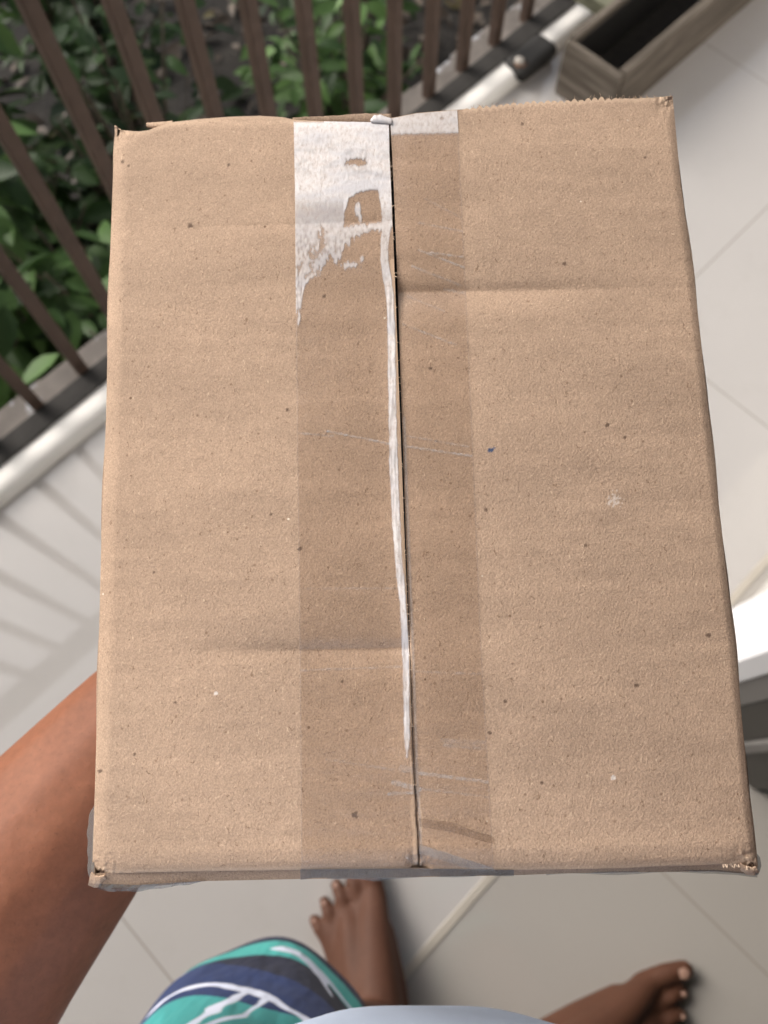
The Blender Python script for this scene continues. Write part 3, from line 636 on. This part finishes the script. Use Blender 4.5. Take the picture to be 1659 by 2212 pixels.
# tape wrapped down the near side and loose tape at the corners
def side_tape(xs, ytop, ybot, hs=(-.0006, -.0022, -.0042), push=0.0, mat=M_TAPE_SIDE, haze=.12):
    n = len(xs); V = []
    for k, h in enumerate(hs):
        f = k / (len(hs) - 1); y = np.array(ytop) * (1 - f) + np.array(ybot) * f; P = loc(on_plane(np.array(xs, float), y, h)); P[:, 2] += push * math.sin(f * 3.1) ; V.append(P)
    return mesh_obj('side_tape', np.concatenate(V), gridfaces(n, len(hs)), mat, carton, True, {'haze': (haze * (.3 + 1.5 * rng.random(n * len(hs)))).tolist(), 'white': [0.0] * (n * len(hs))})
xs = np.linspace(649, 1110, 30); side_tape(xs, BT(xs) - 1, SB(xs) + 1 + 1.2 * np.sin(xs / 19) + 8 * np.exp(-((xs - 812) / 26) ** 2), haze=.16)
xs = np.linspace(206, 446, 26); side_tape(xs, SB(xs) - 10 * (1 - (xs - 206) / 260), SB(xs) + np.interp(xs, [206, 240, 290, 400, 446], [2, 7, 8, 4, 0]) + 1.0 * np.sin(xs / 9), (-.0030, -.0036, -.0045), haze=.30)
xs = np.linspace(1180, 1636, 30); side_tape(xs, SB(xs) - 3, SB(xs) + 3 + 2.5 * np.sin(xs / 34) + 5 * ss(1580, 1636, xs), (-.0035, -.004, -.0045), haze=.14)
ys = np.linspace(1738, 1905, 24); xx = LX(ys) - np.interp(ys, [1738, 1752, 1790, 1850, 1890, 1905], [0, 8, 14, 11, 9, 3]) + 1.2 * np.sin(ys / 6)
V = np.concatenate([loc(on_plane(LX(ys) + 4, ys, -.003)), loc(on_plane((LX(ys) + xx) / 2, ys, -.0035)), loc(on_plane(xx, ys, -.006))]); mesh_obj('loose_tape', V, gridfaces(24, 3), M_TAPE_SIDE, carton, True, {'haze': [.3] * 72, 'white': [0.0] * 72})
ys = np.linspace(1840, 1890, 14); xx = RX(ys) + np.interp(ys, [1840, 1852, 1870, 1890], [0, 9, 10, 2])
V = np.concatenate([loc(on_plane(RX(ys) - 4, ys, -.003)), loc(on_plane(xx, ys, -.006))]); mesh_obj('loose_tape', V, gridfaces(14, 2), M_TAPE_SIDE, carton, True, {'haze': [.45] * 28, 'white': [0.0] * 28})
# inner flap edge peeping out above the torn top edge, and a curled tape tip
def lip(name, top, bot, h0, h1, mat, attrs=None):
    n = 30; t = np.linspace(0, 1, n); a = np.array(top, float); b = np.array(bot, float); u0 = np.linspace(0, 1, len(a)); u1 = np.linspace(0, 1, len(b))
    A_ = np.stack([np.interp(t, u0, a[:, 0]), np.interp(t, u0, a[:, 1])], -1); B_ = np.stack([np.interp(t, u1, b[:, 0]), np.interp(t, u1, b[:, 1])], -1)
    A_[:, 1] += 1.2 * (fbm(A_[:, 0] / 5, A_[:, 0] * 0, 71, 3) - .5) * 2
    V = np.concatenate([loc(on_plane(A_[:, 0], A_[:, 1], h0)), loc(on_plane((A_ + B_)[:, 0] / 2, (A_ + B_)[:, 1] / 2, (h0 + h1) / 2)), loc(on_plane(B_[:, 0], B_[:, 1], h1))])
    o = mesh_obj(name, V, gridfaces(n, 3), mat, carton, True, {k: [v] * (3 * n) for k, v in (attrs or {}).items()})
    m_ = o.modifiers.new('s', 'SOLIDIFY'); m_.thickness = .0006; return o
lip('inner_flap', [(632, 254), (700, 251), (790, 245), (845, 246)], [(632, 266), (700, 268), (790, 270), (845, 270)], -.0012, -.0022, M_CARD_SIDE)
lip('tape_tip', [(800, 258), (808, 249), (822, 248), (846, 256)], [(802, 263), (815, 264), (830, 265), (846, 267)], .0001, .0002, M_TAPE, {'white': .9, 'haze': 0})
lip('torn_corner', [(316, 265), (330, 264), (350, 263), (372, 260)], [(316, 272), (330, 274), (350, 276), (372, 270)], -.0012, -.0012, M_LIP)
lip('torn_corner', [(196, 1886), (204, 1893), (214, 1896), (226, 1893)], [(190, 1912), (204, 1918), (218, 1916), (232, 1902)], -.0010, -.0040, M_LIP)
lip('torn_corner', [(1600, 1868), (1612, 1874), (1626, 1878), (1634, 1874)], [(1600, 1884), (1614, 1890), (1628, 1892), (1640, 1884)], -.0010, -.0040, M_LIP)
# frayed paper fibres along the cut edges
fz = MB()
def fuzz(x, y, l, ang, h=-.0006):
    p = [(x, y)]
    for i in range(4): ang += random.uniform(-.7, .7); x += math.cos(ang) * l / 4; y -= math.sin(ang) * l / 4; p.append((x, y))
    q = np.array(p); P = loc(on_plane(q[:, 0], q[:, 1], h)); P[:, 2] += np.linspace(0, .0006, 5); fz.tube([tuple(v) for v in P], [.00007] * 4 + [.00003], 3, False)
for i in range(45):
    x = random.uniform(1000, 1450); fuzz(x, float(TR(x)) + 1, random.uniform(4, 9), random.uniform(.3, 2.8))
for i in range(25):
    x = random.uniform(1560, 1636); fuzz(x, float(BT(x)), random.uniform(4, 10), random.uniform(-2.8, -.3))
for i in range(60):
    y = random.uniform(270, 1700); fuzz(float(SL(y)) - 3, y, random.uniform(3, 7), random.uniform(-1, 1), .0005)
fo = fz.build('frayed_fibres', simple('paper_fibre', (.55, .42, .31), .9), carton); fo['kind'] = 'stuff'

# ------------------------------------------------------------ the person
person = empty('person', (0, -.25, 0)); PO = Vector((0, -.25, 0))
tag(person, 'barefoot person in teal and navy patterned shorts holding the cardboard box with one arm', 'person')
def cap_mesh(bm, a, b, ra, rb, seg=14):
    a = Vector(a); b = Vector(b); ax = (b - a); L = ax.length; q = ax.to_track_quat('Z', 'Y').to_matrix() if L > 1e-6 else Matrix.Identity(3)
    rings = []
    for i in range(5):
        t = -math.pi / 2 + math.pi / 2 * i / 4; rings.append((ra * math.sin(t), ra * math.cos(t)))
    for i in range(5):
        t = math.pi / 2 * i / 4; rings.append((L + rb * math.sin(t), rb * math.cos(t)))
    vs = []
    for z, r in rings:
        r = max(r, 1e-5); vs.append([bm.verts.new(a + q @ Vector((r * math.cos(2 * math.pi * k / seg), r * math.sin(2 * math.pi * k / seg), z))) for k in range(seg)])
    for i in range(len(vs) - 1):
        for k in range(seg): bm.faces.new((vs[i][k], vs[i][(k + 1) % seg], vs[i + 1][(k + 1) % seg], vs[i + 1][k]))
    bm.faces.new(vs[0][::-1]); bm.faces.new(vs[-1])
def chain(bm, pts):
    for (a, ra), (b, rb) in zip(pts[:-1], pts[1:]): cap_mesh(bm, a, b, ra, rb)
def ell(bm, c, r, rot=None):
    g_ = bmesh.ops.create_icosphere(bm, subdivisions=3, radius=1.0)
    for v in g_['verts']:
        p = Vector((v.co.x * r[0], v.co.y * r[1], v.co.z * r[2])); v.co = Vector(c) + (rot @ p if rot else p)
def finish(name, bm, mat, parent, voxel, smooth_it=6, origin=PO):
    me = bpy.data.meshes.new(name + '_src'); bm.to_mesh(me); bm.free(); tmp = bpy.data.objects.new('tmp', me); COL.objects.link(tmp)
    r = tmp.modifiers.new('r', 'REMESH'); r.mode = 'VOXEL'; r.voxel_size = voxel; r.use_smooth_shade = True
    s = tmp.modifiers.new('s', 'SMOOTH'); s.iterations = smooth_it; s.factor = .6
    dg = bpy.context.evaluated_depsgraph_get(); dg.update(); me2 = bpy.data.meshes.new_from_object(tmp.evaluated_get(dg)); me2.name = name
    bpy.data.objects.remove(tmp); me2.transform(Matrix.Translation(-origin)); me2.materials.clear(); me2.materials.append(mat)
    me2.polygons.foreach_set('use_smooth', [True] * len(me2.polygons))
    o = bpy.data.objects.new(name, me2); COL.objects.link(o); o.parent = parent; return o
def skin_mat():
    m, nt, p, out = mat_new('skin'); v = coords(nt)
    c = ramp(nt, noise(nt, v, 14, 5, .6), [(.3, (.175, .066, .034)), (.55, (.235, .092, .050)), (.75, (.285, .122, .070))])
    c = mixc(nt, .4, c, ramp(nt, noise(nt, v, 240, 4, .7), [(.3, .35), (.7, .65)]), 'OVERLAY')
    c = mixc(nt, ramp(nt, noise(nt, coords(nt, (60, 60, 260)), 9, 2), [(.66, 0), (.72, .35)]), c, (.05, .025, .015))
    # skin colour darkens down the legs towards the feet
    sp_ = N(nt, 'ShaderNodeSeparateXYZ'); nt.links.new(v, sp_.inputs[0])
    c = mixc(nt, ramp(nt, sp_.outputs[2], [(.1, .75), (.55, 0)]), c, (.062, .029, .018))
    nt.links.new(c, p.inputs['Base Color']); p.inputs['Roughness'].default_value = .62; p.inputs['Specular IOR Level'].default_value = .28
    p.inputs['Subsurface Weight'].default_value = .08; p.inputs['Subsurface Radius'].default_value = (.006, .003, .0015); p.inputs['Subsurface Scale'].default_value = 1
    b1 = bump(nt, p, noise(nt, v, 420, 3, .6), .35, .0006); bump(nt, p, noise(nt, v, 60, 3), .2, .002, b1)
    return m
M_SKIN = skin_mat()
bm = bmesh.new()
def foot(bm, heel, ang, side, s=1.0):
    """heel (x,y); ang: toe direction; side=+1 when the big toe is on the right of the pointing direction"""
    ca, sa = math.cos(ang), math.sin(ang)
    def P(f, l, z):
        l = l * (1 + .12 * min(1, max(0, f / .12)))
        return (heel[0] + s * (f * ca + side * l * sa), heel[1] + s * (f * sa - side * l * ca), z * s)   # f forward, l towards the big toe
    chain(bm, [(P(.035, 0, .035), .032), (P(.06, 0, .06), .036)]); chain(bm, [(P(.03, 0, .03), .029), (P(.10, -.024, .020), .019), (P(.165, -.033, .015), .0165)])
    chain(bm, [(P(.05, -.012, .04), .036), (P(.10, -.012, .034), .031), (P(.15, -.016, .022), .022)]); chain(bm, [(P(.05, .012, .04), .036), (P(.10, .018, .034), .031), (P(.15, .024, .026), .023)])
    chain(bm, [(P(.055, .004, .075), .036), (P(.11, .012, .052), .031), (P(.16, .020, .034), .024), (P(.190, .026, .020), .0195)])
    chain(bm, [(P(.07, .0, .06), .034), (P(.12, -.006, .042), .028), (P(.165, -.006, .026), .021), (P(.182, -.008, .018), .016)])
    chain(bm, [(P(.16, .018, .026), .020), (P(.168, -.032, .015), .015)]); chain(bm, [(P(.19, .026, .019), .018), (P(.18, .004, .018), .0165), (P(.168, -.028, .014), .014)])
    toes = [((.188, .030), (.222, .030), (.246, .026), .0155, .0135), ((.188, .008), (.214, .008), (.233, .006), .0108, .0096), ((.182, -.009), (.204, -.011), (.221, -.014), .0104, .0092), ((.172, -.025), (.191, -.029), (.204, -.032), .0099, .0088), ((.160, -.038), (.175, -.044), (.186, -.048), .0096, .0086)]
    for (a, b, c, r0, r1) in toes:
        chain(bm, [(P(*a, .019), r0), (P(*b, .020 if r0 < .012 else .019), r0 * .93), (P(*c, .0115 if r0 < .012 else .0145), r1)])
    return P
PL = foot(bm, (-.010, -.362), R(104), +1, 1.08); PR = foot(bm, (.163, -.362), R(19), -1, 1.10)
# legs
chain(bm, [((-.022, -.305, .085), .038), ((-.042, -.290, .16), .041), ((-.085, -.262, .30), .056), ((-.115, -.235, .44), .055), ((-.118, -.225, .50), .060), ((-.10, -.245, .62), .075), ((-.075, -.262, .80), .088)])
chain(bm, [((.225, -.333, .085), .035), ((.228, -.345, .16), .040), ((.225, -.365, .30), .056), ((.215, -.345, .44), .055), ((.205, -.340, .50), .060), ((.165, -.320, .62), .075), ((.115, -.290, .80), .088)])
# trunk, head, arms
ell(bm, (.02, -.27, .87), (.17, .12, .12)); ell(bm, (.02, -.255, 1.0), (.155, .125, .16)); ell(bm, (.015, -.245, 1.17), (.165, .105, .18))
chain(bm, [((-.15, -.24, 1.28), .055), ((.18, -.24, 1.28), .055)]); chain(bm, [((.015, -.235, 1.28), .07), ((.012, -.20, 1.40), .055)])
ell(bm, (.01, -.155, 1.51), (.075, .095, .11), Matrix.Rotation(R(-25), 3, 'X')); ell(bm, (.01, -.125, 1.455), (.05, .06, .055)); ell(bm, (.01, -.062, 1.475), (.012, .016, .018))
for sx in (-1, 1): ell(bm, (.01 + .076 * sx, -.16, 1.50), (.010, .018, .030)); ell(bm, (.01 + .03 * sx, -.075, 1.505), (.014, .010, .010))
ell(bm, (.01, -.073, 1.435), (.024, .010, .008))
# left arm carries the box from below
chain(bm, [((-.165, -.245, 1.27), .055), ((-.205, -.215, 1.08), .047), ((-.222, -.150, .905), .045), ((-.205, -.100, .883), .049), ((-.158, -.020, .872), .0455), ((-.120, .035, .872), .034), ((-.098, .065, .878), .028)])
chain(bm, [((-.205, -.110, .885), .047), ((-.175, -.035, .868), .050), ((-.130, .03, .870), .035)])
W0_ = Vector((-.098, .065, .878))
def onback(px, py, d=.0085): return on_plane(np.array(float(px)), np.array(float(py)), -.071 - d)
palm = [onback(470, 1330, .018), onback(600, 1180, .018), onback(690, 1120, .015)]
chain(bm, [(tuple(W0_), .026), (tuple(palm[0]), .024), (tuple(palm[1]), .022)])
for (p0, p1, p2, p3, r) in (((560, 1120), (640, 900), (700, 780), (745, 690), .0088), ((610, 1130), (750, 930), (830, 820), (890, 730), .0092), ((650, 1160), (830, 1000), (930, 910), (1010, 840), .0090), ((680, 1210), (870, 1110), (970, 1050), (1050, 1000), .0080), ):
    q = [onback(*p0, .015), onback(*p1, r + .002), onback(*p2, r), onback(*p3, r)]; chain(bm, [(tuple(q[0]), .013), (tuple(q[1]), r * 1.05), (tuple(q[2]), r), (tuple(q[3]), r * .88)])
    chain(bm, [(tuple(palm[0]), .02), (tuple(q[0]), .014)])
th = [onback(500, 1330, .015), onback(440, 1130, .013), onback(440, 990, .010), onback(460, 880, .0095)]; chain(bm, [(tuple(th[0]), .017), (tuple(th[1]), .013), (tuple(th[2]), .0105), (tuple(th[3]), .0095)])
# right arm reaches up behind the camera
chain(bm, [((.185, -.245, 1.27), .055), ((.235, -.235, 1.10), .045), ((.245, -.205, 1.02), .042), ((.20, -.13, 1.15), .036), ((.14, -.075, 1.26), .027), ((.115, -.055, 1.30), .024)])
chain(bm, [((.115, -.055, 1.30), .024), ((.085, -.035, 1.33), .022)])
for k in range(4): chain(bm, [((.09, -.035, 1.335), .012), ((.06 - .004 * k, -.045 + .018 * k, 1.352), .0085), ((.03, -.05 + .019 * k, 1.345), .0078)])
chain(bm, [((.10, -.045, 1.32), .013), ((.075, -.065, 1.315), .010), ((.05, -.06, 1.31), .009)])
body = finish('body', bm, M_SKIN, person, .0042, 4)
# toenails
M_NAIL = simple('toenail', (.33, .20, .15), .3, .05, 30, 0)
for (Pf, sc) in ((PL, 1.08), (PR, 1.10)):
    for (f, l, z, a, b) in ((.245, .026, .0275, .0085, .0075), (.236, .006, .0205, .0045, .004), (.224, -.014, .0200, .0045, .004), (.207, -.032, .0195, .004, .004), (.189, -.048, .019, .004, .0035)):
        bm = bmesh.new(); ell(bm, (0, 0, 0), (a, b, .0022)); c = Vector(Pf(f - .004, l, z)); 
        for v in bm.verts: v.co += c - PO
        me = bpy.data.meshes.new('toenail'); bm.to_mesh(me); bm.free(); me.materials.append(M_NAIL); me.polygons.foreach_set('use_smooth', [True] * len(me.polygons))
        o = bpy.data.objects.new('toenail', me); COL.objects.link(o); o.parent = person
# hair
bm = bmesh.new(); ell(bm, (.01, -.178, 1.532), (.084, .102, .104), Matrix.Rotation(R(-25), 3, 'X')); finish('hair', bm, simple('hair', (.012, .009, .007), .5, .3, 120, .5), person, .006, 2)
M_EYE = simple('eye_white', (.7, .68, .64), .2, .02, 30, 0); M_IRIS = simple('iris', (.03, .015, .008), .2, .1, 30, 0); M_LIPS = simple('lip_skin', (.20, .07, .05), .5, .1, 60, .2)
def small(name, c, r, mat, parent=person, off=PO):
    bm = bmesh.new(); ell(bm, (0, 0, 0), r)
    for v in bm.verts: v.co += Vector(c) - off
    me = bpy.data.meshes.new(name); bm.to_mesh(me); bm.free(); me.materials.append(mat); me.polygons.foreach_set('use_smooth', [True] * len(me.polygons))
    o = bpy.data.objects.new(name, me); COL.objects.link(o); o.parent = parent; return o
for sx in (-1, 1):
    e_ = small('eye', (.01 + .030 * sx, -.071, 1.507), (.013, .010, .0075), M_EYE); small('iris', (.01 + .030 * sx, -.0615, 1.506), (.0055, .003, .0055), M_IRIS, e_)
    small('eyebrow', (.01 + .031 * sx, -.066, 1.527), (.019, .006, .0035), bpy.data.materials['hair'])
small('lips', (.01, -.0685, 1.437), (.022, .008, .0075), M_LIPS)
# shirt
M_SHIRT = simple('shirt_cloth', (.56, .66, .84), .85, .04, 30, .25, .001)
bm = bmesh.new()
ell(bm, (.014, -.262, .93), (.205, .1815, .16)); ell(bm, (.018, -.262, .88), (.205, .150, .10)); ell(bm, (.018, -.258, 1.08), (.185, .135, .20)); ell(bm, (.016, -.245, 1.20), (.19, .118, .14))
chain(bm, [((-.16, -.245, 1.285), .066), ((.185, -.245, 1.285), .066)]); chain(bm, [((-.16, -.245, 1.28), .066), ((-.195, -.225, 1.13), .064)]); chain(bm, [((.18, -.245, 1.28), .066), ((.225, -.238, 1.13), .064)])
shirt = finish('shirt', bm, M_SHIRT, person, .007, 5)
# shorts: two wide legs and a seat; angle a runs round the leg, b up the leg
def shorts_mat():
    m, nt, p, out = mat_new('shorts_print')
    def A(nm):
        t = N(nt, 'ShaderNodeAttribute'); t.attribute_name = nm; return t.outputs['Fac']
    c = mixc(nt, A('teal'), (.016, .034, .120), (.06, .40, .37)); c = mixc(nt, A('ink'), c, (.010, .013, .035)); c = mixc(nt, A('pale'), c, (.72, .76, .90))
    nt.links.new(c, p.inputs['Base Color']); p.inputs['Roughness'].default_value = .75
    w = N(nt, 'ShaderNodeTexNoise'); w.inputs['Scale'].default_value = 900; nt.links.new(coords(nt), w.inputs['Vector']); b_ = bump(nt, p, w.outputs[0], .5, .0005); bump(nt, p, noise(nt, coords(nt, (1, 1, .35)), 22, 3), .7, .02, b_); return m
M_SHORTS = shorts_mat()
def shorts_leg(cs, rs, na=640, nb=360, seed=0):
    """cs: list of (x,y,z) ring centres from the hem up"""
    cs = np.array(cs, float); rs = np.array(rs, float); t = np.linspace(0, 1, nb); u = np.linspace(0, 1, len(cs))
    C = np.stack([np.interp(t, u, cs[:, i]) for i in range(3)], -1); Rr = np.stack([np.interp(t, u, rs[:, i]) for i in range(2)], -1)
    a = np.linspace(0, 2 * np.pi, na, endpoint=False); AA, TT = np.meshgrid(a, t)
    wr = 1 + .035 * np.sin(3 * AA + 2 * TT + seed) * (1 - TT) + .02 * np.sin(7 * AA - 5 * TT + seed)
    X = C[:, None, 0] + Rr[:, None, 0] * np.sin(AA) * wr; Y = C[:, None, 1] + Rr[:, None, 1] * np.cos(AA) * wr; Z = C[:, None, 2] + 0 * AA + .006 * np.sin(2 * AA + seed)
    V = np.stack([X, Y, Z], -1).reshape(-1, 3) - np.array(PO); i = np.arange(na * nb).reshape(nb, na); j = np.roll(i, -1, 1)
    F = np.stack([i[:-1], j[:-1], j[1:], i[1:]], -1).reshape(-1, 4); return V, F, AA.ravel(), TT.ravel()
def print_pattern(a, t):
    """a: degrees from straight ahead (positive = wearer's right), t: 0 hem..1 waist, in units of the leg"""
    teal = np.zeros_like(a); ink = np.zeros_like(a); pale = np.zeros_like(a)
    z = t * 100 + 3.5 * (fbm(a / 16, t * 9, 91, 3) - .5); a = a + 7 * (fbm(a / 20 + 7, t * 10, 93, 3) - .5)
    wv = 3 * np.sin(np.radians(a * 2)) + 2 * np.sin(np.radians(a * 5 + 40))
    ink = np.maximum(ink, (z < 6.0 + .3 * wv) * .8)
    teal = np.maximum(teal, ((z > 6 + .3 * wv) & (z < 22 + wv)).astype(float))
    ink = np.maximum(ink, ((z > 22 + wv) & (z < 31 + 1.5 * wv + .16 * a)).astype(float) * (a > -45)); teal = np.maximum(teal, ((z > 52 + wv) & (z < 88)).astype(float) * .8)
    lwv = .55 + .9 * fbm(a / 6, z / 6, 95, 2)
    def L(pts, w, s=1.0):
        r = np.zeros_like(a)
        for (x0, y0), (x1, y1) in zip(pts[:-1], pts[1:]):
            dx, dy = x1 - x0, y1 - y0; tt = np.clip(((a - x0) * dx + (z - y0) * dy) / (dx * dx + dy * dy), 0, 1)
            r = np.maximum(r, 1 - ss(.7, 1.05, np.hypot(a - x0 - tt * dx, z - y0 - tt * dy) / (w * .95 * lwv)))
        return r * s
    pale = np.maximum(pale, L([(-75, 15), (-52, 18), (-30, 21)], 2.6)); pale = np.maximum(pale, L([(12, 17), (22, 20), (30, 24)], 4.2)); pale = np.maximum(pale, L([(28, 21), (48, 20), (75, 19)], 2.2)); pale = np.maximum(pale, L([(22, 22), (34, 29)], 2.0))
    pale = np.maximum(pale, L([(-34, 42), (-15, 42), (2, 46), (18, 53), (34, 60), (52, 68)], 1.8)); pale = np.maximum(pale, L([(2, 46), (-6, 58), (-22, 70), (-40, 82)], 1.8)); pale = np.maximum(pale, L([(9, 49), (2, 60), (-12, 68), (-30, 76)], 1.4))
    pale = np.maximum(pale, L([(30, 58), (30, 78)], 1.4)); pale = np.maximum(pale, L([(37, 62), (38, 80)], 1.4)); pale = np.maximum(pale, L([(30, 78), (38, 80)], 1.6))
    for da, dz in ((0, 0), (-60, 6), (120, -4), (185, 10)):
        pale = np.maximum(pale, np.abs(np.hypot((a + 42 - da), (z - 66 - dz) * 1.2) - 5) < 1.8)
        pale = np.maximum(pale, L([(-62 + da, 76 + dz), (-44 + da, 74 + dz), (-30 + da, 77 + dz)], 2.4))
        for q0, q1 in (((-40, 64), (-30, 58)), ((-42, 66), (-58, 60)), ((-40, 68), (-52, 74)), ((-38, 66), (-24, 69)), ((-44, 70), (-60, 84)), ((-36, 70), (-26, 80))): pale = np.maximum(pale, L([(q0[0] + da, q0[1] + dz), (q1[0] + da, q1[1] + dz)], 1.7))
        if da: pale = np.maximum(pale, L([(-20 + da, 30 + dz), (5 + da, 40 + dz), (30 + da, 62 + dz)], 2.0))
    return teal, ink, np.clip(pale, 0, 1).astype(float)
parts = []; base = 0; Vs = []; Fs = []; At = [[], [], []]
for cs, rs, sd_ in (([(-.118, -.240, .485), (-.113, -.236, .58), (-.100, -.240, .70), (-.080, -.255, .80), (-.06, -.26, .86)], [(.108, .108), (.108, .108), (.112, .112), (.115, .122), (.115, .125)], 0.4),
                    ([(.205, -.375, .485), (.19, -.36, .58), (.16, -.33, .70), (.12, -.29, .80), (.10, -.28, .86)], [(.108, .105), (.108, .108), (.112, .112), (.115, .115), (.115, .118)], 2.0),
                    ([(.02, -.27, .76), (.02, -.268, .84), (.02, -.265, .93)], [(.10, .09), (.178, .135), (.165, .130)], 1.0)):
    V, F, AA, TT = shorts_leg(cs, rs, seed=sd_); te, ik, pa = print_pattern((np.degrees(AA) + 180) % 360 - 180, TT)
    Vs.append(V); Fs.append(F + base); base += len(V)
    for q, v in zip(At, (te, ik, pa)): q.append(v)
so = mesh_obj('shorts', np.concatenate(Vs), np.concatenate(Fs), M_SHORTS, person, True, {'teal': np.concatenate(At[0]), 'ink': np.concatenate(At[1]), 'pale': np.concatenate(At[2])})
sm_ = so.modifiers.new('s', 'SOLIDIFY'); sm_.thickness = .0015
